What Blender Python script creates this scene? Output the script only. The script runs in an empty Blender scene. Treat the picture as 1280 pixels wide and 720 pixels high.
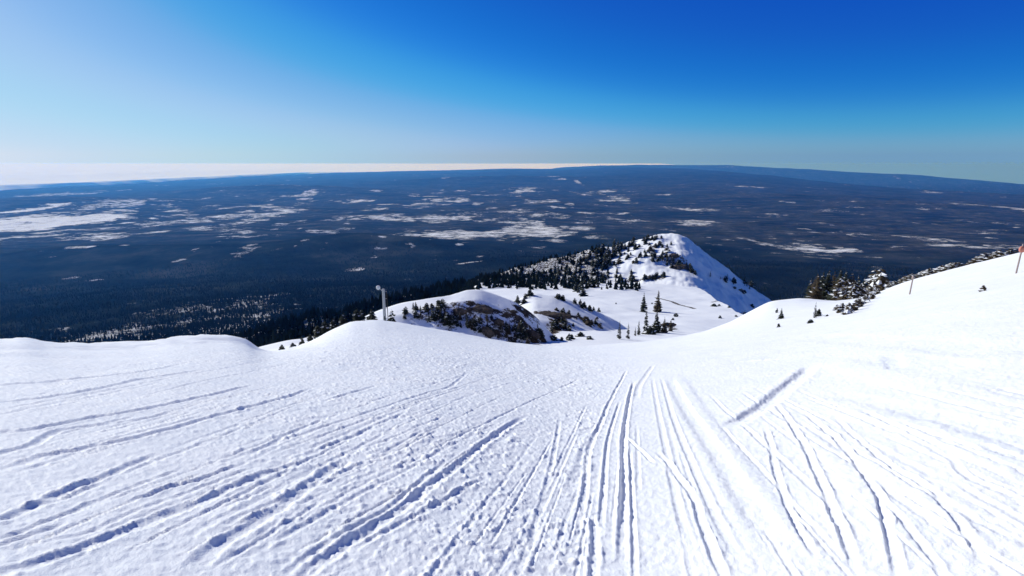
import bpy, math, random
import numpy as np
random.seed(7)
rng = np.random.default_rng(11)
C = bpy.context.scene.collection
sc = bpy.context.scene
PI = math.pi

# ------------------------------------------------------------------ camera
W, Hh, F = 1280.0, 720.0, 711.0          # lens: 84 degrees across
EYE = 1.9
PITCH = math.atan2(360 - 203.7, F)
CP, SP = math.cos(PITCH), math.sin(PITCH)
def ray(px, py):
    "azimuth (right of straight ahead) and tangent of depression of a direction"
    u = (px - 640.0) ; v = 360.0 - py
    up = v * CP - F * SP; fw = F * CP + v * SP
    h = np.sqrt(u * u + fw * fw)
    return np.arctan2(u, fw), -up / h
cam = bpy.data.cameras.new('camera'); co = bpy.data.objects.new('camera', cam); C.objects.link(co)
cam.sensor_width = 36; cam.lens = 36 * F / W
cam.clip_start = 0.1; cam.clip_end = 600000
co.location = (0, 0, EYE); co.rotation_euler = (PI / 2 - PITCH, 0, 0)
sc.camera = co

# ------------------------------------------------------------------ noise
def _h(ix, iy, s):
    h = (ix.astype(np.int64) * 374761393 + iy.astype(np.int64) * 668265263 + s * 2147483647 // 7 * 13) & 0xffffffff
    h = ((h ^ (h >> 13)) * 1274126177) & 0xffffffff
    h = ((h ^ (h >> 16)) * 2246822519) & 0xffffffff
    return ((h ^ (h >> 15)) & 0xffffff) / float(0xffffff)
def vn(x, y, s=0):
    ix = np.floor(x); iy = np.floor(y); fx = x - ix; fy = y - iy
    fx = fx * fx * fx * (fx * (fx * 6 - 15) + 10); fy = fy * fy * fy * (fy * (fy * 6 - 15) + 10)
    a = _h(ix, iy, s); b = _h(ix + 1, iy, s); c = _h(ix, iy + 1, s); d = _h(ix + 1, iy + 1, s)
    return (a + (b - a) * fx) * (1 - fy) + (c + (d - c) * fx) * fy
def fbm(x, y, o=4, s=0, g=0.5):
    r = 0; a = 1; t = 0
    for i in range(o):
        c, q = math.cos(i * 1.3 + s), math.sin(i * 1.3 + s)
        r = r + a * (vn((x * c - y * q) + 17.3 * i, (x * q + y * c) - 9.1 * i, s + i) * 2 - 1); t += a; a *= g
        x = x * 2.03; y = y * 2.03
    return r / t
def ss(a, b, x):
    t = np.clip((x - a) / (b - a), 0, 1); return t * t * (3 - 2 * t)
def smax(a, b, k):
    h = np.clip(0.5 + 0.5 * (a - b) / k, 0, 1)
    return b + (a - b) * h + k * h * (1 - h)
def table(pts, n=1200, blur=4):
    "a skyline given as sighted directions -> smooth functions of azimuth"
    p = np.array(pts, float); az, T = ray(p[:, 0], p[:, 1])
    g = np.linspace(-1.3, 1.3, n); t = np.interp(g, az, T)
    k = np.exp(-0.5 * (np.arange(-3 * blur, 3 * blur + 1) / blur) ** 2); k /= k.sum()
    t = np.convolve(np.pad(t, 3 * blur, mode='edge'), k, 'valid')
    return lambda a: np.interp(a, g, t)
def aztab(pts, n=1200, blur=12):
    p = np.array(pts, float); az, _ = ray(p[:, 0], np.full(len(p), 360.0))
    g = np.linspace(-1.3, 1.3, n); t = np.interp(g, az, p[:, 1])
    k = np.exp(-0.5 * (np.arange(-3 * blur, 3 * blur + 1) / blur) ** 2); k /= k.sum()
    t = np.convolve(np.pad(t, 3 * blur, mode='edge'), k, 'valid')
    return lambda a: np.interp(a, g, t)

# ------------------------------------------------------------------ the lie of the land
T_near = table([(-900, 430), (-100, 427), (0, 426), (30, 424), (62, 430), (120, 433), (175, 431), (215, 424), (250, 421), (288, 420),
                (308, 425), (322, 437), (340, 441), (365, 436), (388, 427), (412, 413), (438, 402), (470, 400), (500, 404), (540, 411), (590, 420), (640, 429),
                (690, 434), (740, 432), (800, 428), (855, 421), (880, 415), (912, 403), (940, 388), (962, 377), (1000, 373), (1040, 376),
                (1072, 376), (1092, 368), (1130, 353), (1180, 339), (1230, 327), (1280, 315), (1500, 270), (2200, 240)], blur=3)
R_near = aztab([(-900, 30), (0, 32), (250, 32), (330, 36), (420, 44), (520, 50), (690, 60), (870, 70), (1000, 88), (1140, 92), (1280, 80), (2200, 70)], blur=40)
_g = np.linspace(-1.3, 1.3, 1300); _k = np.exp(-0.5 * (np.arange(-240, 241) / 75.) ** 2); _k /= _k.sum()
_ts = np.convolve(np.pad(T_near(_g), 240, mode='edge'), _k, 'valid')
def h_near(az, r):
    R = R_near(az); b = EYE / R ** 2; a0 = 0.25
    bl = ss(.25, .92, r / R)
    a = T_near(az) * bl + np.interp(az, _g, _ts) * (1 - bl) - 2 * EYE / R
    w = np.clip(r / 2.0, 0, 1)
    return -(a0 + (a - a0) * w) * r - b * r * r
TAU_R = np.array([0, 60, 120, 150, 200, 300, 420, 560, 700, 850, 1000.])
TAU_T = np.array([.47, .44, .345, .327, .309, .287, .262, .236, .213, .200, .196])
r_end = aztab([(0, 300), (640, 900), (850, 900), (880, 700), (930, 480), (962, 385), (1000, 340), (1030, 300), (1280, 200)], blur=6)
KX, KY = 950 * math.sin(float(ray(833, 295)[0])), 950 * math.cos(float(ray(833, 295)[0]))
def h_mid(x, y, az, r):
    z = EYE - np.interp(r, TAU_R, TAU_T) * r
    z = z + 3.0 * fbm(x / 90, y / 90, 3, 5) * ss(80, 250, r) + 0.6 * fbm(x / 20, y / 20, 2, 8)
    # low terraces and a cut bank in the bowl
    z = z + 9 * np.exp(-(((x * .80 + y * .60 - 236) / 16) ** 2)) * ss(-40, -10, x * .6 - y * .8 + 250)*0
    re = r_end(az)
    z = z - 0.75 * np.clip(r - re, 0, None)
    azl, _ = ray(600.0, 380.0)
    z = z - 420 * np.clip(azl - az, 0, None)
    return z
def h_knoll(x, y):
    dx = x - KX - 6; dy = y - KY
    n1 = fbm(x / 55, y / 55, 4, 31); n2 = fbm(x / 18, y / 18, 3, 33)
    dxx = dx + 9 * n1 + 0.13 * np.clip(-dy, 0, 300)
    z = EYE - .1245 * 950
    z = z - 0.66 * np.where(dxx > 0, np.sqrt(dxx ** 2 + 16 ** 2) - 16, 0) - (0.16 * np.clip(-dxx, 0, 90) + 0.25 * np.clip(-dxx - 90, 0, None))
    z = z - 0.21 * np.clip(-dy - 12, 0, None) - 0.5 * np.clip(dy - 10, 0, None)
    z = z + 5 * n1 + 2.6 * n2 + 1.2 * fbm(x / 8, y / 8, 2, 35)
    # a rocky step under the summit, facing the saddle
    st = np.exp(-((dx - 10) / 75) ** 2) * ss(-118, -100, dy) * 9
    return z + st
T_hump = table([(300, 450), (420, 415), (445, 400), (470, 389), (500, 380), (540, 374), (562, 373), (585, 367), (600, 367), (622, 375), (645, 384), (668, 400), (690, 425), (740, 470)], blur=3)
T_hump2 = table([(560, 470), (620, 400), (650, 372), (668, 366), (690, 369), (715, 377), (750, 390), (772, 402), (800, 425), (860, 480)], blur=3)
def h_hump(x, y, az, r):
    n = fbm(x / 14, y / 14, 4, 21)
    d = r - 172 - 10 * fbm(x / 40, y / 40, 2, 22)
    z = EYE - T_hump(az) * 172 - 0.10 * np.clip(-d, 0, 10) - 0.52 * np.clip(-d - 10, 0, None) - 0.30 * np.clip(d, 0, None)
    z = z + n * 2.0 * ss(0, 14, -d)
    d2 = r - 270
    z2 = EYE - T_hump2(az) * 270 - 0.06 * np.clip(-d2, 0, 40) - 0.60 * np.clip(-d2 - 40, 0, None) - 0.30 * np.clip(d2, 0, None) + n * .8
    return np.maximum(z, z2)
# valley
T_far = table([(-900, 262), (0, 238), (150, 230), (310, 220.5), (420, 216), (500, 213.5), (560, 212.5), (640, 210.5), (700, 211.5), (735, 210), (765, 208.3), (800, 208.8),
               (850, 210), (900, 213.5), (950, 218), (1020, 226), (1100, 233), (1180, 238.5), (1280, 244), (2200, 300)], blur=2)
T_far2 = table([(600, 212), (740, 207.5), (800, 205.6), (860, 206.3), (900, 206.3), (960, 208.5), (1020, 211.5), (1100, 216.5), (1180, 221), (1280, 229), (2200, 270)], blur=2)
D_far = aztab([(-900, 27000), (0, 33500), (150, 39500), (310, 52500), (500, 58000), (760, 52000), (900, 42000), (1100, 32000), (1280, 28000), (2200, 24000)])
D2 = 61000.0
def h_far(x, y, az, r):
    base = -1120 * (1 - np.exp(-r / 2900.0))
    Df = D_far(az); zc = EYE - T_far(az) * Df
    w = ss(0.25, 1.0, r / Df)
    z = base + (zc + 1120) * w
    z = z - 0.05 * np.clip(r - Df, 0, None)
    z = z + (fbm(x / 2600, y / 2600, 4, 41) * 70 + fbm(x / 700, y / 700, 3, 43) * 22) * ss(900, 3500, r) * (1 - ss(.72, .98, r / Df))
    for (px, py, rr, hh, sx, sy) in BUTTES:
        a, _ = ray(px, py); bx, by = rr * math.sin(a), rr * math.cos(a)
        z = z + hh * np.exp(-((x - bx) / sx) ** 2 - ((y - by) / sy) ** 2)
    z = z + (fbm(x / 2500, y / 2500, 4, 47) * 45 + fbm(x / 900, y / 900, 2, 48) * 14) * ss(.8, 1, r / Df)
    far = EYE + (fbm(x / 3500, y / 3500, 4, 45) * 90) - T_far2(az) * D2 - 0.09 * np.abs(r - D2) - 700 * (1 - ss(-.02, .10, az))
    return np.maximum(z, np.where(r > Df * 1.05, far, -1e5))
BUTTES = [(470, 330, 7000, 190, 1300, 800), (150, 330, 7800, 120, 2200, 900), (620, 345, 5200, 60, 900, 700), (1000, 340, 5200, 90, 1500, 800),
          (700, 300, 15000, 120, 1500, 900), (350, 240, 24000, 260, 4000, 1800), (60, 240, 21000, 200, 3500, 1500), (980, 250, 19000, 160, 3500, 1600), (620, 235, 30000, 240, 6000, 2200), (1180, 250, 18000, 120, 3000, 1300)]
def ground(x, y):
    x = np.asarray(x, float); y = np.asarray(y, float)
    az = np.arctan2(x, y); r = np.hypot(x, y)
    zn = h_near(az, np.minimum(r, 600)) - np.clip(r - 600, 0, None)
    zn = zn - 0.6 * np.clip(r - 3.0 * R_near(az), 0, None)
    zn = zn + (.30 * fbm(x / 3.2, y / 2.0, 4, 49, .6)) * ss(18, 30, r) * (1 - ss(70, 90, r)) * (1 - ss(-.42, -.30, az)) + .10 * fbm(x / 3.5, y / 3.5, 4, 50, .6) * ss(25, 45, r)
    z = np.maximum(zn, -500)
    rest = np.maximum(np.maximum(h_mid(x, y, az, r), h_knoll(x, y)), h_hump(x, y, az, r))
    rest = np.where(r > 62, rest, -1e4)
    z = np.where(r > 70, smax(zn, rest, 1.5), zn)
    zf = h_far(x, y, az, np.maximum(r, 1)) - 4
    return np.maximum(z, np.where(r > 70, zf, -1e5))
RS = np.concatenate([np.geomspace(1.3, 1500, 2500), np.geomspace(1503, 80000, 1600)])
def spot(px, py, rmin=0.0, rmax=1e9):
    "where the line of sight through a point of the photograph meets the ground"
    az, T = ray(float(px), float(py)); R = RS[(RS >= rmin) & (RS <= rmax)]
    x = R * math.sin(az); y = R * math.cos(az)
    hit = np.nonzero(ground(x, y) >= EYE - T * R)[0]
    if len(hit) == 0: return None
    i = hit[0]; return float(x[i]), float(y[i]), float(R[i])

# ------------------------------------------------------------------ materials
def mat(name):
    m = bpy.data.materials.new(name); m.use_nodes = True
    nt = m.node_tree; b = nt.nodes['Principled BSDF']; return m, nt, b
def nd(nt, t, **k):
    n = nt.nodes.new(t)
    for a, v in k.items(): setattr(n, a, v)
    return n
def noise(nt, scale, detail=4, rough=0.5, dist=0.0):
    tc = nd(nt, 'ShaderNodeTexCoord'); n = nd(nt, 'ShaderNodeTexNoise')
    n.inputs['Scale'].default_value = scale; n.inputs['Detail'].default_value = detail
    n.inputs['Roughness'].default_value = rough; n.inputs['Distortion'].default_value = dist
    nt.links.new(tc.outputs['Object'], n.inputs['Vector']); return n
def ramp(nt, src, pts):
    r = nd(nt, 'ShaderNodeValToRGB'); e = r.color_ramp.elements
    while len(e) < len(pts): e.new(0.5)
    for i, (p, c) in enumerate(pts): e[i].position = p; e[i].color = (*c, 1)
    nt.links.new(src, r.inputs[0]); return r
def bump(nt, b, src, strength, dist, prev=None):
    n = nd(nt, 'ShaderNodeBump'); n.inputs['Strength'].default_value = strength; n.inputs['Distance'].default_value = dist
    nt.links.new(src, n.inputs['Height'])
    if prev: nt.links.new(prev.outputs[0], n.inputs['Normal'])
    nt.links.new(n.outputs[0], b.inputs['Normal']); return n
def simple(name, c1, c2, scale, rough=.8, bs=.3, bd=.01, metal=0):
    m, nt, b = mat(name); n = noise(nt, scale, 5, .6)
    r = ramp(nt, n.outputs[0], [(.3, c1), (.7, c2)]); nt.links.new(r.outputs[0], b.inputs['Base Color'])
    b.inputs['Roughness'].default_value = rough; b.inputs['Metallic'].default_value = metal
    b.inputs['Specular IOR Level'].default_value = .25
    if bs: bump(nt, b, n.outputs[0], bs, bd)
    return m
# snow
M_snow, nt, b = mat('packed snow')
n1 = noise(nt, 1.1, 6, .6); r1 = ramp(nt, n1.outputs[0], [(.3, (.88, .90, .92)), (.6, (.93, .935, .94))])
nt.links.new(r1.outputs[0], b.inputs['Base Color']); b.inputs['Roughness'].default_value = .55
b.inputs['Specular IOR Level'].default_value = .08
n2 = noise(nt, 14, 6, .65, .3); n3 = noise(nt, 70, 3, .6)
bb = bump(nt, b, n2.outputs[0], .30, .03); bump(nt, b, n3.outputs[0], .6, .009, bb)
# mountain: snow with bare brown ground where the attribute says so
M_mt, nt, b = mat('mountain snow and bare ground')
at = nd(nt, 'ShaderNodeAttribute', attribute_name='bare')
nn = noise(nt, .42, 6, .8); nn2 = noise(nt, 1.1, 5, .7)
add = nd(nt, 'ShaderNodeMath', operation='ADD'); sub = nd(nt, 'ShaderNodeMath', operation='SUBTRACT'); sub.inputs[1].default_value = .5
mu = nd(nt, 'ShaderNodeMath', operation='MULTIPLY'); mu.inputs[1].default_value = 2.4
nt.links.new(nn.outputs[0], sub.inputs[0]); nt.links.new(sub.outputs[0], mu.inputs[0]); nt.links.new(mu.outputs[0], add.inputs[0]); nt.links.new(at.outputs['Fac'], add.inputs[1])
rf = ramp(nt, add.outputs[0], [(.46, (0, 0, 0)), (.56, (1, 1, 1))])
gr = ramp(nt, nn2.outputs[0], [(.3, (.02, .018, .016)), (.55, (.075, .055, .04)), (.75, (.19, .14, .10))])
sn = ramp(nt, nn.outputs[0], [(.3, (.82, .85, .89)), (.6, (.90, .905, .92))])
mx = nd(nt, 'ShaderNodeMix', data_type='RGBA')
nt.links.new(rf.outputs[0], mx.inputs[0]); nt.links.new(sn.outputs[0], mx.inputs[6]); nt.links.new(gr.outputs[0], mx.inputs[7])
nt.links.new(mx.outputs[2], b.inputs['Base Color']); b.inputs['Roughness'].default_value = .7; b.inputs['Specular IOR Level'].default_value = 0
bump(nt, b, nn2.outputs[0], .5, .25)
# valley: dark forest and snowy clearings
M_val, nt, b = mat('valley forest and clearings')
at = nd(nt, 'ShaderNodeAttribute', attribute_name='clearing')
nn = noise(nt, .0042, 6, .8); n9 = noise(nt, .0011, 10, .72)
sub = nd(nt, 'ShaderNodeMath', operation='SUBTRACT'); sub.inputs[1].default_value = .5
mu = nd(nt, 'ShaderNodeMath', operation='MULTIPLY'); mu.inputs[1].default_value = 2.6
add = nd(nt, 'ShaderNodeMath', operation='ADD')
nt.links.new(nn.outputs[0], sub.inputs[0]); nt.links.new(sub.outputs[0], mu.inputs[0]); nt.links.new(mu.outputs[0], add.inputs[0]); nt.links.new(at.outputs['Fac'], add.inputs[1])
rf = ramp(nt, add.outputs[0], [(.42, (0, 0, 0)), (.60, (.45, .45, .45)), (.95, (1, 1, 1))])
fo = ramp(nt, n9.outputs[0], [(.38, (.003, .006, .006)), (.52, (.014, .020, .018)), (.66, (.045, .050, .044))])
cl = ramp(nt, nn.outputs[0], [(.3, (.38, .36, .33)), (.5, (.86, .86, .87))])
mx = nd(nt, 'ShaderNodeMix', data_type='RGBA')
ao = nd(nt, 'ShaderNodeAttribute', attribute_name='open_ground'); mo = nd(nt, 'ShaderNodeMix', data_type='RGBA')
og = ramp(nt, nn.outputs[0], [(.38, (.012, .018, .017)), (.52, (.055, .052, .045)), (.66, (.14, .13, .115))])
nt.links.new(ao.outputs['Fac'], mo.inputs[0]); nt.links.new(fo.outputs[0], mo.inputs[6]); nt.links.new(og.outputs[0], mo.inputs[7])
nt.links.new(rf.outputs[0], mx.inputs[0]); nt.links.new(mo.outputs[2], mx.inputs[6]); nt.links.new(cl.outputs[0], mx.inputs[7])
nt.links.new(mx.outputs[2], b.inputs['Base Color']); b.inputs['Roughness'].default_value = .95; b.inputs['Specular IOR Level'].default_value = 0
# foliage etc
M_fol = simple('conifer needles', (.018, .026, .020), (.05, .055, .035), 1.2, .8, 0)
M_folb = simple('brown needles', (.045, .035, .022), (.10, .075, .045), 1.2, .8, 0)  # brown needle tone for some conifers and scrub
M_far = simple('forest needles', (.004, .008, .008), (.012, .018, .016), .02, .9, 0)
M_far.node_tree.nodes['Principled BSDF'].inputs['Specular IOR Level'].default_value = 0
M_tsnow = simple('snow on branches', (.80, .82, .85), (.88, .89, .90), 3, .6, 0)
M_bark = simple('bark', (.05, .035, .025), (.14, .10, .07), 6, .9, .5, .02)
M_rock = simple('volcanic rock', (.035, .03, .027), (.14, .105, .08), .9, .9, .8, .12)
M_steel = simple('galvanised steel', (.28, .30, .31), (.42, .44, .45), 5, .5, .05, .002, .3)
M_white = simple('frosted white housing', (.48, .52, .54), (.62, .64, .65), 8, .5, .05, .002)
M_orange = simple('faded orange paint', (.48, .16, .11), (.58, .24, .17), 12, .55, .05, .002)
M_bam = simple('weathered pole', (.28, .22, .20), (.42, .34, .30), 9, .7, .1, .002)
M_dark = simple('dark rubber', (.02, .02, .02), (.05, .05, .05), 9, .7, .1, .002)

# ------------------------------------------------------------------ objects
def tag(o, label=None, cat=None, group=None, kind=None):
    if label: o['label'] = label
    if cat: o['category'] = cat
    if group: o['group'] = group
    if kind: o['kind'] = kind
    return o
def mesh_np(name, v, f, mats, mi=None, smooth=True, attrs=None):
    me = bpy.data.meshes.new(name); v = np.asarray(v, np.float32); f = np.asarray(f, np.int32)
    k = f.shape[1]
    me.vertices.add(len(v)); me.vertices.foreach_set('co', v.ravel())
    me.loops.add(f.size); me.loops.foreach_set('vertex_index', f.ravel())
    me.polygons.add(len(f)); me.polygons.foreach_set('loop_start', np.arange(0, f.size, k, dtype=np.int32))
    try: me.polygons.foreach_set('loop_total', np.full(len(f), k, np.int32))
    except Exception: pass
    me.update(calc_edges=True)
    for m in (mats if isinstance(mats, (list, tuple)) else [mats]): me.materials.append(m)
    if mi is not None: me.polygons.foreach_set('material_index', np.asarray(mi, np.int32))
    me.polygons.foreach_set('use_smooth', np.full(len(f), smooth))
    for an, av in (attrs or {}).items():
        a = me.attributes.new(an, 'FLOAT', 'POINT'); a.data.foreach_set('value', np.asarray(av, np.float32))
    return me
def link(name, me, parent=None, loc=(0, 0, 0), rz=0, s=1):
    o = bpy.data.objects.new(name, me); C.objects.link(o); o.parent = parent
    o.location = loc; o.rotation_euler = (0, 0, rz); o.scale = (s, s, s) if not isinstance(s, tuple) else s; return o
def grid_faces(nr, nc):
    i = np.arange(nr - 1)[:, None] * nc + np.arange(nc - 1)[None, :]
    return np.stack([i, i + 1, i + nc + 1, i + nc], -1).reshape(-1, 4)

# ------------------------------------------------------------------ the snow slope with its tracks
AZ = np.linspace(-0.98, 0.98, 1500)
r1_ = np.geomspace(1.2, 75, 820)
NR, NC = len(r1_), len(AZ)
A, R = np.meshgrid(AZ, r1_)
X = R * np.sin(A); Y = R * np.cos(A)
Z = ground(X.ravel(), Y.ravel()).reshape(X.shape)
near = 1 - ss(28, 70, R)
def px_ground(px, py):
    az, T = ray(np.asarray(px, float), np.asarray(py, float)); rs = np.geomspace(1.2, 60, 700)[None]
    hit = h_near(az[:, None], rs) >= EYE - T[:, None] * rs
    r = np.where(hit.any(1), rs[0][np.argmax(hit, 1)], 40.0)
    return np.stack([r * np.sin(az), r * np.cos(az)], -1)
# (points sighted in the photograph, half width m, depth m, roughness)
TR = [
 ([(-80, 742), (0, 718), (93, 687), (178, 655), (267, 618), (329, 593), (391, 578)], .10, .085, .5),
 ([(0, 686), (102, 667), (155, 644), (240, 612), (330, 580)], .05, .035, .6),
 ([(-40, 690), (0, 679), (40, 667), (89, 651)], .06, .05, .6),
 ([(-60, 668), (0, 649), (80, 615), (129, 595), (169, 578), (209, 565)], .085, .07, .7),
 ([(150, 630), (180, 620), (213, 607), (249, 598), (300, 580)], .06, .07, .4),
 ([(0, 708), (60, 690), (120, 668), (200, 640), (260, 612)], .03, .02, .5),
 ([(-60, 600), (0, 587), (53, 571), (147, 553), (200, 541), (275, 520), (346, 502), (395, 484)], .09, .07, .5),
 ([(-60, 552), (0, 541), (27, 540), (107, 524), (191, 511), (249, 498), (320, 482)], .10, .075, .5),
 ([(-60, 580), (0, 567), (44, 555), (76, 538), (160, 527), (240, 512)], .09, .06, .7),
 ([(-60, 512), (0, 504), (53, 498), (115, 489), (178, 475), (260, 462)], .12, .07, .6),
 ([(-60, 488), (0, 482), (80, 476), (170, 466), (230, 455)], .15, .06, .7),
 ([(300, 573), (320, 565), (355, 547), (382, 535), (418, 521)], .07, .06, .6),
 ([(235, 722), (249, 706), (275, 680), (311, 658), (338, 642), (404, 595), (440, 570)], .12, .08, .5),
 ([(310, 768), (352, 736), (400, 703), (444, 673), (480, 648), (520, 620), (560, 591), (595, 564), (635, 535), (660, 520)], .060, .085, .3),
 ([(340, 728), (400, 684), (440, 660), (489, 631), (533, 595), (560, 575)], .035, .05, .3),
 ([(380, 570), (400, 562), (435, 549), (471, 533), (510, 518)], .06, .05, .6),
 ([(400, 506), (418, 500), (475, 482)], .09, .05, .6),
 ([(400, 580), (450, 562), (500, 545), (560, 520)], .05, .03, .7),
 ([(540, 495), (565, 482), (585, 464)], .07, .04, .6),
 ([(692, 740), (706, 712), (720, 667), (731, 613), (736, 564), (751, 529), (763, 500), (784, 462)], .06, .06, .7),
 ([(747, 690), (753, 635), (757, 578), (761, 547), (775, 500)], .03, .05, .2),
 ([(776, 745), (778, 720), (778, 667), (780, 613), (780, 551), (786, 502), (793, 475)], .065, .10, .5),
 ([(795, 745), (793, 690), (790, 620), (787, 560)], .025, .04, .2),
 ([(736, 745), (742, 720), (744, 667), (738, 640)], .06, .06, .7),
 ([(712, 620), (735, 560), (745, 540)], .12, .03, .9),
 ([(902, 537), (917, 529), (933, 520), (960, 502), (987, 480), (1018, 456)], .17, .20, .5),
 ([(1000, 511), (1025, 532), (1049, 553), (1076, 587), (1098, 622), (1111, 667), (1120, 702), (1128, 740)], .055, .065, .6),
 ([(965, 500), (982, 520), (1009, 564), (1025, 600), (1040, 636), (1058, 676), (1071, 716), (1080, 740)], .055, .065, .6),
 ([(815, 560), (835, 578), (849, 596), (867, 622), (880, 662), (902, 716), (912, 740)], .055, .065, .6),
 ([(955, 530), (964, 560), (973, 600), (996, 658), (1031, 711)], .05, .05, .9),
 ([(850, 470), (853, 480), (902, 556), (956, 631), (1000, 684), (1031, 720), (1050, 745)], .16, -.05, .3),
 ([(838, 470), (846, 490), (890, 556), (940, 631), (980, 684), (1008, 720)], .12, .05, .2),
 ([(825, 470), (829, 480), (849, 542), (884, 622), (916, 684), (947, 735)], .04, .04, .3),
 ([(815, 470), (820, 500), (832, 560), (850, 640), (880, 730)], .04, .03, .3),
 ([(818, 455), (800, 480), (795, 500)], .10, .04, .6),
 ([(1040, 520), (1107, 578), (1156, 607), (1187, 631), (1236, 658), (1300, 692)], .045, .045, .7),
 ([(1100, 530), (1187, 573), (1209, 596), (1300, 634)], .05, .03, .7),
 ([(1080, 600), (1129, 653), (1169, 702), (1190, 735)], .04, .035, .4),
 ([(1160, 610), (1209, 667), (1236, 711)], .05, .045, .8),
 ([(780, 545), (800, 562), (818, 580)], .04, .05, .4),
 ([(905, 455), (924, 453), (978, 449)], .13, .05, .6),
 ([(1111, 444), (1117, 450), (1120, 462)], .16, .06, .5),
 ([(1022, 449), (1150, 480), (1300, 519)], .35, -.05, .3),
 ([(1040, 508), (1160, 542), (1300, 600)], .25, -.05, .3),
 ([(1030, 490), (1150, 515), (1300, 560)], .18, .035, .4),
 ([(1060, 560), (1160, 630), (1260, 720)], .10, -.035, .3),
 ([(1010, 540), (1080, 620), (1160, 720)], .10, -.03, .3),
 ([(1130, 430), (1280, 455)], .4, -.05, .3),
 ([(990, 420), (1120, 428), (1300, 445)], .5, .05, .3),
 ([(640, 740), (668, 660), (690, 580), (700, 520)], .05, .03, .8),
 ([(520, 745), (590, 650), (640, 590)], .04, .03, .8),
]
# fainter tracks fanning across the left and middle of the slope
for k in range(95):
    x0 = random.uniform(-60, 420); y0 = random.uniform(455, 720)
    sl = -0.10 - 0.42 * ((y0 - 455) / 265) ** .8 * (0.7 + .6 * (x0 + 60) / 480) * random.uniform(.85, 1.15)
    L = random.uniform(80, 340)
    TR.append(([(x0 + L * t, y0 + sl * L * t + 5 * math.sin(3 * t + k) * t * (1 - t)) for t in (0, .33, .66, 1)], random.uniform(.02, .07), random.uniform(.018, .045), .6))
for k in range(48):
    x0 = random.uniform(870, 1260); y0 = random.uniform(480, 640); L = random.uniform(90, 300)
    an = math.atan2(y0 - 400, x0 - 790) + random.uniform(-.06, .06)
    TR.append(([(x0 + L * t * math.cos(an), y0 + L * t * math.sin(an)) for t in (0, .33, .66, 1)], random.uniform(.02, .06), random.uniform(.015, .035), .5))
for k in range(16):
    x0 = random.uniform(660, 860); L = random.uniform(60, 220); y0 = random.uniform(480, 640)
    an = math.atan2(y0 - 380, x0 - 795) + random.uniform(-.05, .05)
    TR.append(([(x0 + L * t * math.cos(an), y0 + L * t * math.sin(an)) for t in (0, .33, .66, 1)], random.uniform(.02, .05), random.uniform(.01, .03), .7))
grow = np.zeros_like(Z); rough = np.zeros_like(Z)
wob = fbm(X / .16, Y / .16, 4, 61, .7)
clod = fbm(X / .10, Y / .10, 3, 62); clod2 = fbm(X / .22, Y / .22, 2, 64)
neg = np.zeros_like(Z); pos = np.zeros_like(Z)
for pts, w, dep, rg in TR:
    w = w * (.50 if rg > .35 and w < .16 else .8)
    p = np.array(pts, float); s = np.linspace(0, len(p) - 1, (len(p) - 1) * 6 + 1)
    # Catmull-Rom through the sighted points
    i = np.clip(s.astype(int), 0, len(p) - 2); t = (s - i)[:, None]
    P0 = p[np.clip(i - 1, 0, None)]; P1 = p[i]; P2 = p[i + 1]; P3 = p[np.clip(i + 2, None, len(p) - 1)]
    q = .5 * ((2 * P1) + (-P0 + P2) * t + (2 * P0 - 5 * P1 + 4 * P2 - P3) * t * t + (-P0 + 3 * P1 - 3 * P2 + P3) * t ** 3)
    g = px_ground(q[:, 0], q[:, 1])
    ga = np.arctan2(g[:, 0], g[:, 1]); gr_ = np.hypot(g[:, 0], g[:, 1])
    mr = 4 * w + .05
    c0 = np.searchsorted(AZ, ga.min() - mr / max(gr_.min(), 1)) ; c1 = np.searchsorted(AZ, ga.max() + mr / max(gr_.min(), 1))
    q0 = np.searchsorted(r1_, gr_.min() - mr); q1 = np.searchsorted(r1_, gr_.max() + mr)
    if c1 <= c0 or q1 <= q0: continue
    sx, sy = X[q0:q1, c0:c1], Y[q0:q1, c0:c1]
    wx = sx + wob[q0:q1, c0:c1] * w * .7 * rg
    d = np.full(sx.shape, 1e9); along = np.zeros(sx.shape); side = np.zeros(sx.shape)
    seg = np.hypot(*(g[1:] - g[:-1]).T); cum = np.concatenate([[0], np.cumsum(seg)])
    for j in range(len(g) - 1):
        vx, vy = g[j + 1] - g[j]; l2 = vx * vx + vy * vy + 1e-9
        tt = np.clip(((wx - g[j, 0]) * vx + (sy - g[j, 1]) * vy) / l2, 0, 1)
        ex = wx - g[j, 0] - tt * vx; ey = sy - g[j, 1] - tt * vy; dd = np.hypot(ex, ey); m = dd < d
        d = np.where(m, dd, d); along = np.where(m, cum[j] + tt * seg[j], along); side = np.where(m, np.sign(vx * ey - vy * ex), side)
    Lt = cum[-1]; fade = ss(0, .18 * Lt + .05, along) * ss(0, .12 * Lt + .05, Lt - along)
    cut = 1 - rg * .2 * ss(-.15, .35, wob[q0:q1, c0:c1] * .5 + clod[q0:q1, c0:c1])
    dep *= .30 if p[:, 0].mean() < 640 else .33
    body = -dep * np.exp(-(d / w) ** 4) * (cut if dep > 0 else 1)
    if dep > 0:
        berm = (.45 if w < .1 else .12) * dep * np.exp(-((d - 1.65 * w) / (.55 * w)) ** 2) * (1 + .9 * rg * clod[q0:q1, c0:c1] * 2)
        body = body + berm * np.where(side > 0, 1.1, .7)
    body = body * fade
    neg[q0:q1, c0:c1] = np.minimum(neg[q0:q1, c0:c1], body); pos[q0:q1, c0:c1] = np.maximum(pos[q0:q1, c0:c1], body)
    if dep > 0: rough[q0:q1, c0:c1] = np.maximum(rough[q0:q1, c0:c1], .8 * rg * np.exp(-(d / (w * 1.8 + .02)) ** 2) * fade * min(1, dep / .03))
grow = neg + pos * (1 - ss(.0, .02, -neg))
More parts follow.
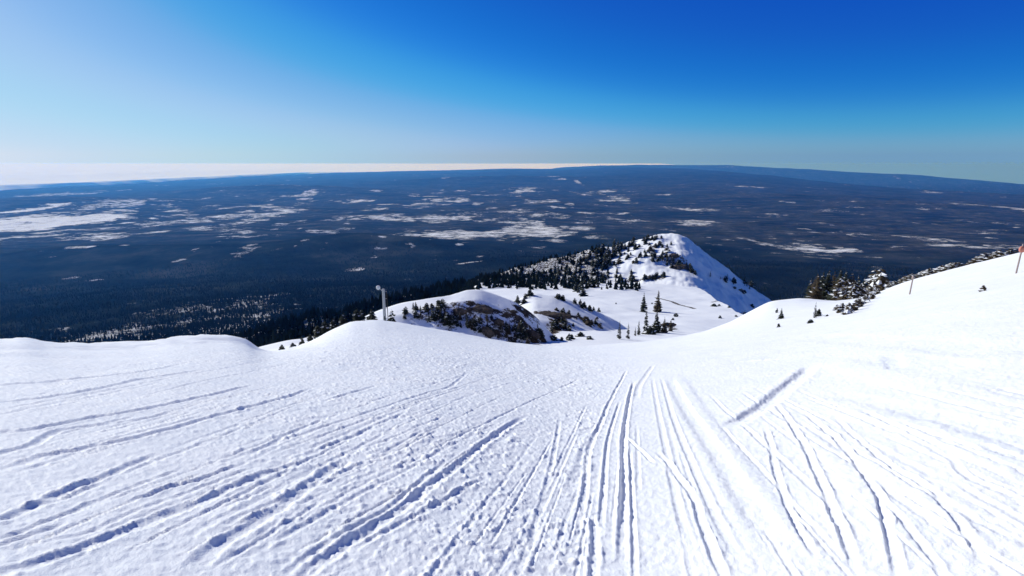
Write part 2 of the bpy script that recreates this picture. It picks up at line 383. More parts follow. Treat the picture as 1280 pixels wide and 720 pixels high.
# lumpy chopped-up snow through the middle, smoother to the right
lx, ly = ray(np.array([520., 860.]), np.array([560., 560.]))
mid_band = ss(-.60, -.25, A) * (1 - ss(.12, .25, A)) + .35 * (1 - ss(-.6, -.25, A)) + .10 * ss(.12, .25, A)
patch = .5 + .5 * ss(-.15, .35, fbm(X / 1.3, Y / 1.3, 3, 71))
lump = np.clip(clod - .12, 0, None) * .034 + np.clip(fbm(X / .055, Y / .055, 2, 75) - .25, 0, None) * .020 - np.clip(-clod2 - .3, 0, None) * .018 * (1 - ss(0, 1, rough) * .8)
bigl = np.clip(fbm(X / .45, Y / .45, 2, 77) - .30, 0, None) * .03
Z2 = Z + grow + near * (mid_band * patch * (lump + bigl + np.clip(fbm(X / .075, Y / .075, 2, 88) - .38, 0, None) * .05) + rough * (lump * .6))
Z2 += near * (.012 * fbm(X / .9, Y / .9, 3, 79) + .035 * fbm(X / 4.5, Y / 4.5, 3, 80)) + .08 * fbm(X / 14, Y / 14, 2, 81) * ss(8, 25, R) * (1 - ss(35, 60, R) * .6)
# wind-drawn ridges along the fall line
sx_ = X * .92 - Y * .38; sy_ = X * .38 + Y * .92
Z2 += near * .006 * fbm(sx_ / .7, sy_ / .13, 3, 83) * (1 - .6 * mid_band)
Z2 += near * .0065 * (.9 + .2 * mid_band) * fbm(X / .05, Y / .05, 2, 86) * (1 - ss(14, 30, R)) + near * .010 * fbm(X / .16, Y / .16, 2, 87) * ss(8, 16, R) * (.3 + mid_band)
# scoops behind the lip of the bank on the left
azb, _ = ray(330.0, 440.0)
Z2 += -.10 * np.exp(-((R - 22 - 1.2 * np.sin(A * 9)) / 1.3) ** 2) * (1 - ss(azb - .12, azb, A))
Z2 += -.07 * np.exp(-((R - 17 - 1.0 * np.sin(A * 7 + 1)) / .6) ** 2) * (1 - ss(azb - .35, azb - .1, A))
# ---- rows further out share the same columns
r2_ = np.geomspace(75, 1650, 560)[1:]
A2, R2 = np.meshgrid(AZ, r2_); X2 = R2 * np.sin(A2); Y2 = R2 * np.cos(A2)
Zb = ground(X2.ravel(), Y2.ravel()).reshape(X2.shape)
V = np.stack([X, Y, Z2], -1).reshape(-1, 3)
o = link('snow_slope', mesh_np('snow_slope', V, grid_faces(NR, NC)[:, ::-1], M_snow)); tag(o, kind='structure')
# bare-ground weights on the mountain beyond the crest: given patches, sighted
Xm = np.vstack([X[-1:], X2]); Ym = np.vstack([Y[-1:], Y2]); Zm = np.vstack([Z2[-1:], Zb]); Rm = np.vstack([R[-1:], R2]); Am = np.vstack([A[-1:], A2])
U = (Xm / (Ym * CP - (Zm - EYE) * SP)) * F + 640
Vv = 360 - (Ym * SP + (Zm - EYE) * CP) / (Ym * CP - (Zm - EYE) * SP) * F
bare = np.zeros_like(Xm)
GX = {}
def barepatch(x0, y0, x1, y1, wd, amt, rmin, rmax):
    "a strip of bare ground between two sighted spots, wd metres half width"
    global bare
    a, b_ = spot(x0, y0, rmin, rmax), spot(x1, y1, rmin, rmax)
    if not a or not b_: print('no patch', x0, y0, x1, y1); return
    vx, vy = b_[0] - a[0], b_[1] - a[1]; l2 = vx * vx + vy * vy + 1e-6
    t = np.clip(((Xm - a[0]) * vx + (Ym - a[1]) * vy) / l2, 0, 1)
    d = np.hypot(Xm - a[0] - t * vx, Ym - a[1] - t * vy)
    bare = np.maximum(bare, amt * np.exp(-(d / wd) ** 2))
for p in [(540, 390, 600, 385, 4, .50), (560, 394, 640, 412, 5, .50), (600, 402, 640, 425, 6, .60), (642, 394, 668, 424, 5, .68), (520, 396, 560, 404, 4, .52), (585, 380, 640, 395, 1.8, .75), (640, 428, 670, 432, 5, .6),  # the strip in the gap right of the hump also paints the gully's shadow
          (655, 391, 700, 399, 4.5, .8), (672, 391, 728, 399, 3.0, .75), (652, 414, 676, 424, 3, .8), (820, 372, 868, 386, 3.0, .75), (890, 378, 932, 390, 3, .62),
          (822, 404, 842, 412, 4, .66), (785, 351, 828, 347, 7, .75), (800, 320, 830, 326, 5, .62), (838, 328, 862, 338, 7, .7), (748, 352, 790, 346, 3, .62), (842, 318, 858, 330, 5, .6)]:
    barepatch(*p, 90, 1300)
flank = ss(0, 60, -(Xm - KX) - 70 - .0 * Ym) * ss(700, 860, Rm)
bare = np.maximum(bare, .57 * flank)
# beyond the knoll and bowl the mountain goes over to forest floor
hk = np.maximum(h_knoll(Xm, Ym), np.maximum(h_mid(Xm, Ym, Am, Rm), h_hump(Xm, Ym, Am, Rm)))
bare = np.maximum(bare, .95 * ss(2, 10, Zm - hk) * ss(90, 130, Rm) * (h_near(Am, Rm) < Zm - 2))
bare = np.maximum(bare, .9 * ss(15, 60, Ym - KY + .0 * Xm))
nm = Xm.shape
o = link('mountain_slope', mesh_np('mountain_slope', np.stack([Xm, Ym, Zm], -1).reshape(-1, 3), grid_faces(*nm)[:, ::-1], M_mt, attrs={'bare': bare.ravel()})); tag(o, kind='structure')

# ------------------------------------------------------------------ the valley
AZv = np.linspace(-1.0, 1.0, 1300)
rv = np.concatenate([np.geomspace(1560, 12000, 330), 1120 / np.linspace(1120 / 12040., 1120 / 68300., 520)])
Av, Rv = np.meshgrid(AZv, rv); Xv = Rv * np.sin(Av); Yv = Rv * np.cos(Av)
Zv = ground(Xv.ravel(), Yv.ravel()).reshape(Xv.shape) - 2.5
Xk, Yk = Xv / 1000, Yv / 1000
Yk2 = Yk
f6 = fbm(Xk / .45, Yk / .5, 4, 99, .65)
f1 = fbm(Xk / 1.1, Yk2 / 1.5, 5, 91, .6); f2 = fbm(Xk / 4.5, Yk2 / 5.0, 3, 95); f3 = fbm(Xk / .35, Yk2 / .45, 3, 97); f5 = fbm(Xk / .9, Yk / .16, 3, 98)
rk = Rv / 1000
dens = ss(7.5, 9.5, rk + 1.2 * f2) * (1 - ss(18, 27, rk))
side_ = 1 - .75 * ss(.12, .40, Av)
clear = .5 + (f1 - .28) * 1.6 * 1.0 + f2 * .6 + f3 * .25 + f5 * .25 + f6 * .35 + .02 - (1 - dens * side_) * .75
clear = np.clip(clear, -.5, 1.05)
open_ = ss(8.0, 10.5, rk + 1.6 * f2) * (1 - .7 * ss(20, 34, rk)) * (.55 + .9 * f5 + .5 * f1)
clear = np.minimum(clear, .66)
clear = np.maximum(clear, (.40 + f3 * .5 + f1 * .3) * (1 - ss(2.8, 4.2, rk)) * (1 - ss(-.45, -.15, Av)))
def clearing(px, py, wx, wy, amt=.58):
    s_ = spot(px, py, 4000)
    if not s_: print('no clearing', px, py); return
    global clear
    k = s_[2] / F
    d = np.hypot((Xv - s_[0]) / (.72 * wx * k), (Yv - s_[1]) / (.75 * wy * s_[2] * s_[2] / 1120 / F)) + .95 * f1 + .45 * f3 + .35 * f5 + 1.1 * f6
    clear = np.maximum(clear, amt * (1 - ss(.35, 1.35, d)))
for c in [(-10, 280, 110, 9, 1.25), (60, 277, 80, 7, 1.2), (120, 270, 40, 3.5, 1), (5, 266, 16, 4, 1), (65, 243, 22, 2.5), (112, 242, 8, 3), (140, 255, 32, 4), (100, 297, 45, 2.5), (120, 292, 40, 3), (145, 285, 30, 3), (95, 308, 14, 3),
          (195, 280, 26, 5), (240, 276, 36, 5), (285, 270, 28, 3), (255, 285, 26, 3), (195, 290, 18, 2), (262, 257, 12, 2.5), (305, 292, 14, 3), (320, 275, 16, 3), (222, 326, 9, 4), (90, 347, 12, 3), (115, 350, 14, 2),
          (470, 262, 14, 2.5), (345, 286, 14, 2), (405, 289, 28, 2.2), (500, 273, 22, 2), (430, 280, 5, 2), (605, 293, 26, 3.5), (600, 320, 20, 3.5), (585, 328, 18, 3), (570, 325, 12, 3), (470, 320, 8, 2), (443, 337, 16, 4), (296, 368, 5, 2.5),
          (675, 268, 44, 3.0), (690, 300, 30, 4), (720, 285, 25, 3), (650, 305, 14, 4), (755, 298, 14, 3), (722, 227, 4, 2), (893, 305, 18, 3.5), (930, 311, 18, 2.5), (880, 296, 12, 2), (1105, 256, 8, 1.5), (1040, 263, 30, 1.6), (970, 270, 16, 1.6), (1150, 260, 14, 1.5), (1168, 280, 8, 2), (1210, 277, 8, 2.5), (1140, 278, 14, 2.5), (965, 296, 8, 2.5), (1000, 292, 22, 1.6), (1240, 292, 30, 1.6), (1125, 308, 8, 1.6), (1050, 290, 12, 1.5), (1080, 305, 20, 1.4), (1145, 322, 10, 1.8), (1012, 318, 12, 2), (1260, 280, 12, 2), (640, 216, 0, 0)][:-1]:
    c = c if len(c) == 5 or c[0] < 860 else (c[0], c[1], c[2] * .8, c[3] * .6, .42)
    clearing(*c)
for k in range(90):
    qx = random.gauss(420, 260); qy = random.uniform(248, 322)
    clearing(qx, qy, random.uniform(3, 11), random.uniform(.8, 2.2), random.uniform(.42, .62))
for k in range(40):
    clearing(random.uniform(820, 1280), random.uniform(250, 322), random.uniform(4, 14), random.uniform(.5, 1.2), random.uniform(.34, .44))
# the tract beyond the low hills at the right, pale with snow
clear = np.maximum(clear, .18 * ss(-.02, .05, Av) * ss(1.06, 1.12, Rv / D_far(Av)))
inside = ((Xv > -23350) & (Xv < 46400) & (Yv < 68400)).ravel(); fv = grid_faces(*Xv.shape); fv = fv[inside[fv].all(1)]
o = link('valley', mesh_np('valley', np.stack([Xv, Yv, Zv], -1).reshape(-1, 3), fv[:, ::-1], M_val, attrs={'clearing': clear.ravel(), 'open_ground': open_.ravel()})); tag(o, kind='structure')

# ------------------------------------------------------------------ sea of cloud beyond the land
HX0, HX1, HY1, HZ1 = -23400.0, 46500.0, 68500.0, 9.0
cx0, cy1 = HX0 - 300, HY1 + 300
m_cl, nt, b = mat('cloud'); b.inputs['Base Color'].default_value = (.98, .97, .95, 1); b.inputs['Roughness'].default_value = 1; b.inputs['Specular IOR Level'].default_value = 0
nn = noise(nt, .0006, 5, .6); bump(nt, b, nn.outputs[0], .3, 200)
def cloud_strip(xs, ys, zedge):
    GXx, GYy = np.meshgrid(xs, ys); rr = np.hypot(GXx, GYy)
    edge = np.minimum(np.maximum(cx0 - GXx, GYy - cy1), 1e9)
    z = -1060 + 260 * ss(0, 9000, edge) + 150 * fbm(GXx / 7000, GYy / 7000, 6, 101, .62) * ss(-500, 4000, edge) + 520 * ss(90000, 260000, rr)
    z -= 300 * (1 - ss(0, 900 + 700 * fbm(GXx / 4000, GYy / 4000, 3, 103), edge))
    azc = np.arctan2(GXx, GYy)
    z = np.minimum(z, -30) - 2500 * ss(.24, .42, azc) * rr / 100000 - (220 * ss(.0, .5, fbm(GXx / 22000, GYy / 12000, 3, 107)) * ss(-.35, .1, azc)) * rr / 100000
    keep = (edge.ravel() >= 0) & (azc.ravel() < .50)
    f = grid_faces(len(ys), len(xs)); f = f[keep[f].all(1)]
    return np.stack([GXx, GYy, z], -1).reshape(-1, 3), f
v1, f1_ = cloud_strip(cx0 - np.concatenate([[0], np.geomspace(120, 240000, 420)])[::-1], np.concatenate([np.linspace(4000, cy1, 420), cy1 + np.geomspace(300, 200000, 260)]), 0)
v2, f2_ = cloud_strip(np.linspace(cx0, 150000, 500), cy1 + np.concatenate([[0], np.geomspace(120, 200000, 300)]), 0)
cv = np.vstack([v1, v2]); cf = np.vstack([f1_, f2_ + len(v1)])
o = link('clouds', mesh_np('clouds', cv, cf, m_cl)); tag(o, 'cream white sea of cloud lying along the horizon', 'clouds', kind='stuff')

# ------------------------------------------------------------------ haze
hb = np.array([(x, y, z) for z in (-1500, HZ1) for y in (-400, HY1) for x in (HX0, HX1)], float)
hf = [(0, 2, 3, 1), (4, 5, 7, 6), (0, 1, 5, 4), (2, 6, 7, 3), (0, 4, 6, 2), (1, 3, 7, 5)]
m_h = bpy.data.materials.new('haze'); m_h.use_nodes = True; nt = m_h.node_tree; nt.nodes.clear()
out = nd(nt, 'ShaderNodeOutputMaterial'); pv = nd(nt, 'ShaderNodeVolumePrincipled')
pv.inputs['Color'].default_value = (.07, .33, 1.0, 1); pv.inputs['Absorption Color'].default_value = (1, 1, 1, 1); pv.inputs['Density'].default_value = 2.2e-5; pv.inputs['Anisotropy'].default_value = .35
nt.links.new(pv.outputs[0], out.inputs['Volume'])
o = link('haze', mesh_np('haze', hb, hf, m_h, smooth=False)); tag(o, 'thin blue haze filling the valley air', 'haze', kind='stuff')

# ------------------------------------------------------------------ conifers
def blades_conifer(h, w, levels, nb, seed, snow=0., gap=.12, ragged=.35, z0=.06, shape=.85, flag=0.0):
    "crown of drooping sprays round the trunk; returns verts, quads, material index"
    r_ = random.Random(seed); v = []; f = []; mi = []
    bulge = [r_.uniform(1 - ragged, 1 + ragged * .6) for _ in range(12)]
    for L in range(levels):
        t = L / (levels - 1); z = h * (z0 + (1 - z0) * t)
        if r_.random() < gap: continue
        for k in range(nb):
            if r_.random() < gap: continue
            a = r_.uniform(0, 2 * PI)
            sec = bulge[int(a / (2 * PI) * 6) % 6 + (6 if t > .5 else 0)]
            R_ = w * (1 - t) ** shape * sec * r_.uniform(.65, 1.15) + .03 * w
            R_ *= 1 + flag * math.cos(a)
            ca, sa = math.cos(a), math.sin(a); hw = R_ * r_.uniform(.22, .38) + .02 * w
            dz = R_ * r_.uniform(.15, .55); zz = z + r_.uniform(-.5, .5) * h / levels
            th = hw * .55
            i = len(v)
            v += [(0, 0, zz), (ca * R_ * .55 - sa * hw, sa * R_ * .55 + ca * hw, zz - dz * .45 - th), (ca * R_, sa * R_, zz - dz + .03 * h * (1 - t)), (ca * R_ * .55 + sa * hw, sa * R_ * .55 - ca * hw, zz - dz * .45 - th),
                  (ca * R_ * .5, sa * R_ * .5, zz - dz * .3)]
            f += [(i, i + 1, i + 2, i + 4), (i, i + 4, i + 2, i + 3)]
            m = 1 if r_.random() < snow else 0
            mi += [m, m]
    return v, f, mi
def trunk_mesh(h, r0, lean=0.0):
    v = []; f = []; n = 7; L = 5
    for j in range(L + 1):
        t = j / L; rr = r0 * (1 - .93 * t) * (1.25 if j == 0 else 1)
        for k in range(n):
            a = 2 * PI * k / n; v.append((rr * math.cos(a) + lean * h * t * t, rr * math.sin(a), -.4 + (h * 1.0 + .4) * t))
    for j in range(L):
        for k in range(n): f.append((j * n + k, j * n + (k + 1) % n, (j + 1) * n + (k + 1) % n, (j + 1) * n + k))
    return v, f
# shared shapes, one metre high
CR = {}
def crown_mesh(kind, i):
    key = (kind, i)
    if key in CR: return CR[key]
    s = 100 * i + hash(kind) % 97 if False else 100 * i + {'spire': 1, 'full': 2, 'clump': 3, 'snowy': 4, 'brown': 5, 'bush': 6, 'tuft': 7}[kind]
    P = {'spire': dict(w=.14, levels=34, nb=7, snow=.04, gap=.12, ragged=.45, z0=.10),
         'full': dict(w=.24, levels=34, nb=10, snow=.06, gap=.10, ragged=.40, z0=.05),
         'tuft': dict(w=.8, levels=9, nb=14, snow=.0, gap=.1, ragged=.5, z0=.10, shape=.45),
         'brown': dict(w=.24, levels=36, nb=10, snow=.03, gap=.12, ragged=.45, z0=.05),
         'clump': dict(w=.42, levels=14, nb=13, snow=.05, gap=.08, ragged=.5, z0=.05, shape=.55),
         'snowy': dict(w=.52, levels=20, nb=12, snow=.30, gap=.12, ragged=.6, z0=.05, shape=.5, flag=.3),
         'bush': dict(w=.85, levels=10, nb=16, snow=.12, gap=.05, ragged=.5, z0=.10, shape=.45)}[kind]
    v, f, mi = blades_conifer(1.0, P.pop('w'), P.pop('levels'), P.pop('nb'), s, **P)
    CR[key] = mesh_np('crown', v, f, [M_folb if kind in ('brown', 'tuft', 'snowy') else M_fol, M_tsnow], mi, smooth=False); return CR[key]
TRK = {}
def trunk_of(i):
    if i not in TRK:
        v, f = trunk_mesh(.97, .022, .02 * (i - 1)); TRK[i] = mesh_np('trunk', v, f, M_bark)
    return TRK[i]
def zat(x, y): return float(ground(np.array([x]), np.array([y]))[0])
ntree = 0
def tree(px, py, hpx, kind, label, group=None, name='conifer', cat='conifer tree', rmin=60, rmax=1500, parts=True, r_at=None, wide=1.0):
    "a tree whose foot is sighted at (px, py) and which stands hpx high"
    global ntree
    if r_at:
        az, _ = ray(float(px), float(py)); x, y, r = r_at * math.sin(az), r_at * math.cos(az), r_at; z = zat(x, y)
        zt = EYE - float(ray(float(px), float(py - hpx))[1]) * r; h = max(zt - z, 1.0)
    else:
        s_ = spot(px, py, rmin, rmax)
        if not s_: print('no spot', px, py); return None
        x, y, r = s_; z = zat(x, y); h = hpx * r * 1.0 / F
    ntree += 1; rz = random.uniform(0, 6.28); i = random.randrange(5)
    if parts:
        e = link(name, None, None, (x, y, z - .02 * h), rz, 1.0); 
        tk = link('trunk', trunk_of(i % 3), e, (0, 0, 0), 0, (h, h, h)); cr = link('crown', crown_mesh(kind, i), e, (0, 0, 0), 0, (h * wide, h * wide, h))
    else:
        e = link(name, crown_mesh(kind, i), None, (x, y, z - .03 * h), rz, (h * wide * random.uniform(.85, 1.2), h * wide * random.uniform(.85, 1.2), h))
    tag(e, label, cat, group); return e

# the stand of trees at the foot of the bowl
tree(774, 424, 26, 'spire', 'short slender conifer at the left end of the row at the crest of the slope', 'conifers at the foot of the bowl')
tree(785, 424, 23, 'spire', 'thin short conifer standing second from the left in the row at the crest', 'conifers at the foot of the bowl')
tree(794, 420, 13, 'spire', 'tiny conifer between the two thin left-hand ones and the tall dark one', 'conifers at the foot of the bowl')
tree(798, 419, 21, 'spire', 'small slim conifer just left of the tall narrow tree in the row', 'conifers at the foot of the bowl')
tree(807, 416, 34, 'full', 'narrow dark conifer standing below the dark bushy conifer in the bowl', 'conifers at the foot of the bowl', wide=.6)
tree(804, 390, 26, 'full', 'dark bushy conifer, left one of the upper pair in the bowl', 'conifers at the foot of the bowl')
tree(822, 390, 29, 'brown', 'brownish bushy conifer, right one of the upper pair in the bowl', 'conifers at the foot of the bowl')
tree(820, 416, 31, 'full', 'broad conifer standing in front of the brown bank below the brownish one', 'conifers at the foot of the bowl')
tree(830, 416, 21, 'brown', 'brown conifer on the bare bank, tallest right of the broad conifer', 'conifers at the foot of the bowl')
tree(838, 414, 16, 'brown', 'low brown conifer at the right end of the bare bank', 'conifers at the foot of the bowl')
tree(813, 418, 12, 'bush', 'low green shrub between the narrow dark conifer and the broad one', None, 'shrub', 'shrub')
# shrubs and small trees where the right slope dips
tree(971, 391, 6, 'clump', 'small dark shrub above the taller shrub on the white shoulder', None, 'shrub', 'shrub', rmin=15, rmax=120)
tree(976, 399, 14, 'full', 'leaning dark small conifer alone on the white shoulder', None, rmin=15, rmax=120, wide=1.1)
tree(973, 410, 6, 'clump', 'dark shrub at the foot of the lone leaning conifer', None, 'shrub', 'shrub', rmin=15, rmax=120)
tree(1018, 398, 20, 'spire', 'thin dark conifer standing alone below the clump of dark trees', None, rmin=15, rmax=120, wide=1.2)
tree(1023, 396, 10, 'clump', 'dark bushy shrub just right of the thin lone conifer', None, 'shrub', 'shrub', rmin=15, rmax=120)
tree(1013, 404, 5, 'bush', 'low dark shrub left of the foot of the thin lone conifer', None, 'shrub', 'shrub', rmin=15, rmax=120)
tree(1034, 396, 3, 'bush', 'very low twiggy shrub right of the thin lone conifer', None, 'shrub', 'shrub', rmin=15, rmax=120)
tree(1229, 364, 6.5, 'tuft', 'small brown tuft poking out of the open snow near the orange-topped pole', None, 'shrub', 'shrub', rmin=15, rmax=120, wide=.8)
# the clump behind the right slope: dark and snow-laden trees
G = 'trees in the clump behind the right-hand slope'
for k, (px, top, kind) in enumerate([(1012, 352, 'full'), (1019, 346, 'full'), (1026, 343, 'full'), (1033, 341, 'full'), (1040, 343, 'full'), (1047, 340, 'full'), (1054, 342, 'full'), (1062, 345, 'full'), (1070, 348, 'full'), (1078, 350, 'full'), (1086, 349, 'full')]):
    tree(px, 372, 377 - top, ['full', 'brown', 'full'][k % 3], 'dark conifer without snow in the close clump behind the white slope', G, r_at=random.uniform(150, 175), wide=1.35)
for k, (px, top, kind) in enumerate([(1049, 345, 'snowy'), (1057, 348, 'snowy'), (1066, 350, 'snowy'), (1075, 353, 'snowy'), (1064, 360, 'snowy'), (1084, 356, 'snowy'), (1093, 355, 'snowy')]):
    tree(px, 374, 374 - top, kind, 'conifer with snow-plastered branches at the front of the dark clump', G, r_at=random.uniform(115, 140), wide=.9)
tree(1092, 358, 23, 'snowy', 'taller snow-capped conifer rising at the back of the dark clump', G, r_at=150, wide=.9)
tree(1099, 358, 24, 'snowy', 'snow-capped conifer close right of the tallest snow-capped one', G, r_at=148, wide=.8)
for k, (px, py, hp) in enumerate([(1052, 391, 12), (1060, 393, 14), (1068, 389, 14), (1075, 384, 13), (1082, 379, 11), (1046, 388, 7), (1089, 374, 8), (1097, 368, 7)]):
    tree(px, py, hp, 'snowy', 'low snow-crusted conifer at the foot of the clump where the slope begins', 'low conifers below the clump', rmin=20, rmax=150, wide=1.2)
for k in range(30):
    px = random.uniform(1108, 1262); s0 = 368 + (px - 1092) * (315 - 368) / 188.
    tree(px, s0 + random.uniform(-1, 3), random.uniform(5, 12) * (1 - .45 * (px - 1108) / 154), 'snowy', 'stunted snow-plastered conifer on the crest of the right-hand slope', 'stunted trees along the right-hand crest', r_at=random.uniform(88, 112), wide=random.uniform(1.5, 2.4))
# shrubs on the left edge
for k, (px, py, hp) in enumerate([(352, 436, 4), (366, 434, 5), (378, 431, 5), (388, 427, 6), (398, 421, 6), (407, 416, 6), (418, 411, 5), (430, 406, 5), (447, 402, 6), (453, 403, 7), (465, 402, 7)]):
    tree(px, py, hp, 'clump', 'small dark shrub poking over the left-hand edge of the slope', 'shrubs along the left-hand edge', 'shrub', 'shrub', r_at=random.uniform(44, 55), wide=1.2)
tree(481, 404, 10, 'clump', 'dark shrub at the foot of the grey mast', None, 'shrub', 'shrub', r_at=75, wide=.6)
tree(490, 394, 7, 'clump', 'dark round shrub just right of the grey mast', None, 'shrub', 'shrub', r_at=86, wide=.8)
# rough hump behind the crest
def scatter(n, gen, kind, hp, label, group, rmin, rmax, wide=(1, 1.5), name='conifer', cat='conifer tree', parts=True):
    for k in range(n):
        px, py = gen()
        tree(px, py, random.uniform(*hp), random.choice(kind), label, group, name, cat, rmin, rmax, parts, wide=random.uniform(*wide))
def strip(x0, y0, x1, y1, sp): 
    def g():
        t = random.random(); return x0 + (x1 - x0) * t + random.gauss(0, sp), y0 + (y1 - y0) * t + random.gauss(0, sp * .55)
    return g
scatter(56, strip(520, 390, 648, 420, 9), ['clump', 'full', 'brown'], (6, 14), 'stunted dark conifer on the rough near face of the snowy hump', 'stunted trees on the hump', 110, 215, name='shrub', cat='shrub')  # low stunted conifers, carried under the shrub name and category
scatter(12, strip(500, 398, 560, 380, 5), ['clump'], (5, 10), 'dark stunted conifer on the left shoulder of the snowy hump', 'stunted trees on the hump', 110, 215, name='shrub', cat='shrub')  # conifers too, though named shrub
scatter(20, strip(640, 420, 675, 426, 8), ['clump', 'brown'], (7, 13), 'brownish stunted conifer in the gap right of the hump', 'stunted trees in the gap', 90, 330)
scatter(8, strip(692, 428, 735, 424, 4), ['clump', 'bush'], (5, 8), 'low dark shrub in the short row at the bottom of the bowl', 'shrubs in the row at the bottom of the bowl', 90, 330, name='shrub', cat='shrub')
scatter(6, strip(688, 420, 700, 400, 3), ['clump'], (6, 11), 'dark stunted conifer in the line climbing from the gap', 'stunted trees in the gap', 100, 330, name='shrub', cat='shrub')  # krummholz conifers listed as shrub
scatter(7, strip(700, 395, 712, 418, 2.5), ['clump'], (6, 10), 'dark stunted conifer in the steep line beside the flat snow', 'stunted trees in the gap', 100, 330, name='shrub', cat='shrub')  # also conifers under the shrub name
scatter(13, strip(690, 372, 752, 391, 2), ['clump'], (5, 8), 'dark small stunted conifer in the slanting line above the flat snow terrace', 'small trees along the terrace', 240, 700, name='shrub', cat='shrub')  # small conifers, catalogued as shrub
scatter(7, strip(645, 380, 662, 372, 4), ['clump'], (6, 10), 'dark small stunted conifer beside the left end of the terrace', 'small trees along the terrace', 200, 700, name='shrub', cat='shrub')  # conifers, shrub in name only
tree(672, 414, 14, 'spire', 'lone thin dark pole-like conifer in the gap right of the hump', None, 'conifer', 'conifer tree', 90, 330)
# knoll
scatter(26, strip(752, 330, 842, 306, 9), ['clump', 'tuft'], (3.5, 7), 'low brownish scrub on the upper face of the snowy knoll', 'scrub on the knoll face', 600, 1400, name='shrub', cat='shrub')
scatter(16, strip(690, 392, 750, 410, 7), ['tuft', 'clump'], (4, 8), 'brownish scrub on the slope beneath the flat snow terrace', 'scrub beneath the terrace', 200, 500, name='shrub', cat='shrub')
def tri(x0, y0, x1, y1, x2, y2):
    def g():
        a, b_ = random.random(), random.random()
        if a + b_ > 1: a, b_ = 1 - a, 1 - b_
        return x0 + a * (x1 - x0) + b_ * (x2 - x0), y0 + a * (y1 - y0) + b_ * (y2 - y0)
    return g
scatter(60, tri(640, 352, 782, 305, 730, 372), ['clump', 'full'], (8, 14), 'small dark conifer on the left flank of the snowy knoll', 'trees on the knoll', 500, 1400, (.8, 1.3))
scatter(34, strip(720, 330, 800, 303, 7), ['clump', 'full'], (5, 9), 'small dark conifer on the upper left ridge of the snowy knoll', 'trees on the knoll', 600, 1400, (.8, 1.3))
scatter(20, strip(730, 352, 790, 345, 5), ['clump', 'full'], (6, 9), 'small dark conifer in the middle of the lit face of the knoll', 'trees on the knoll', 500, 1400, (.8, 1.3))
scatter(26, strip(795, 316, 850, 332, 4), ['clump'], (4, 7), 'small dark stunted conifer in the band below the summit of the knoll', 'trees on the knoll', 600, 1400, name='shrub', cat='shrub')  # dwarfed conifers kept under the shrub name
scatter(12, strip(845, 330, 868, 342, 3), ['clump'], (4, 7), 'small dark stunted conifer on the rocky lower right of the knoll', 'trees on the knoll', 600, 1400, name='shrub', cat='shrub')  # conifers, named with the shrubs
scatter(8, strip(800, 300, 826, 299, 2), ['clump'], (4, 6), 'small dark stunted conifer close to the summit of the knoll', 'trees on the knoll', 800, 1400, name='shrub', cat='shrub')  # summit conifers, filed as shrub
scatter(14, strip(880, 345, 955, 364, 2.5), ['spire', 'clump'], (4, 8), 'small dark conifer at the foot of the shaded blue face of the knoll', 'trees on the knoll', 400, 1400)
scatter(16, strip(780, 352, 832, 345, 2.2), ['clump'], (4, 7), 'small dark stunted conifer in the dark patch at the foot of the knoll', 'trees on the knoll', 400, 1400, name='shrub', cat='shrub')  # conifers of the dark patch, filed with the shrubs
scatter(6, strip(888, 382, 932, 388, 1.5), ['bush'], (2, 4), 'low dark shrub in the thin line across the right of the bowl', 'shrubs across the bowl', 200, 700, name='shrub', cat='shrub')
scatter(5, strip(915, 362, 930, 366, 1.5), ['bush'], (2, 4), 'low shrub high on the open snow of the bowl', 'shrubs high in the bowl', 200, 900, name='shrub', cat='shrub')
for px, py, hp in [(845, 396, 5), (841, 400, 3), (900, 398, 4), (940, 384, 4), (920, 396, 2.5), (962, 378, 6), (770, 380, 2), (815, 380, 2)]:
    tree(px, py, hp, 'bush', 'tiny dark shrub standing by itself on the open snow of the bowl', 'lone shrubs in the bowl', 'shrub', 'shrub', 100, 900)
print('individual trees', ntree)

# ------------------------------------------------------------------ the forest down the flanks (a mass)
N = 150000
ra = rng.uniform(0, 1, N); az = rng.uniform(-.80, .80, N); rr = 700 * (6500 / 700.) ** (ra ** .8)
x = rr * np.sin(az); y = rr * np.cos(az)
r_ = np.hypot(x, y); zt = ground(x, y)
hk = np.maximum(h_knoll(x, y), h_mid(x, y, az, r_))
onk = (hk > zt - 1.0)
den = .55 + .9 * fbm(x / 220, y / 220, 3, 111)
keep = (~onk) & (rng.uniform(0, 1, N) < den + .25)
# the dense left flank of the knoll belongs to the mass as well
keep |= onk & (x < KX - 330) & (rng.uniform(0, 1, N) < .6)
Tt = (EYE - zt - 16) / r_
keep &= (Tt < T_near(az) + .012)
x, y, zt, r_ = x[keep], y[keep], zt[keep], r_[keep]
x2_ = []; 
M = 5200     # extra on the knoll's left flank
ex = rng.uniform(KX - 520, KX - 95, M); ey = rng.uniform(640, 1250, M); ez = ground(ex, ey)
kk = rng.uniform(0, 1, M) < .35 + .65 * ss(100, 300, KX - ex) + .3 * ss(0, 100, ey - KY)
x = np.concatenate([x, ex[kk]]); y = np.concatenate([y, ey[kk]]); zt = np.concatenate([zt, ez[kk]])
n = len(x); hgt = rng.uniform(9, 20, n); hgt[-int(kk.sum()):] = rng.uniform(4, 9.5, int(kk.sum())); wd = hgt * rng.uniform(.16, .28, n); wd[-int(kk.sum()):] *= 1.6
print('forest trees', n)
K = 5; a0 = rng.uniform(0, 6.28, n)
vv = np.zeros((n, 2 * K + 2, 3)); 
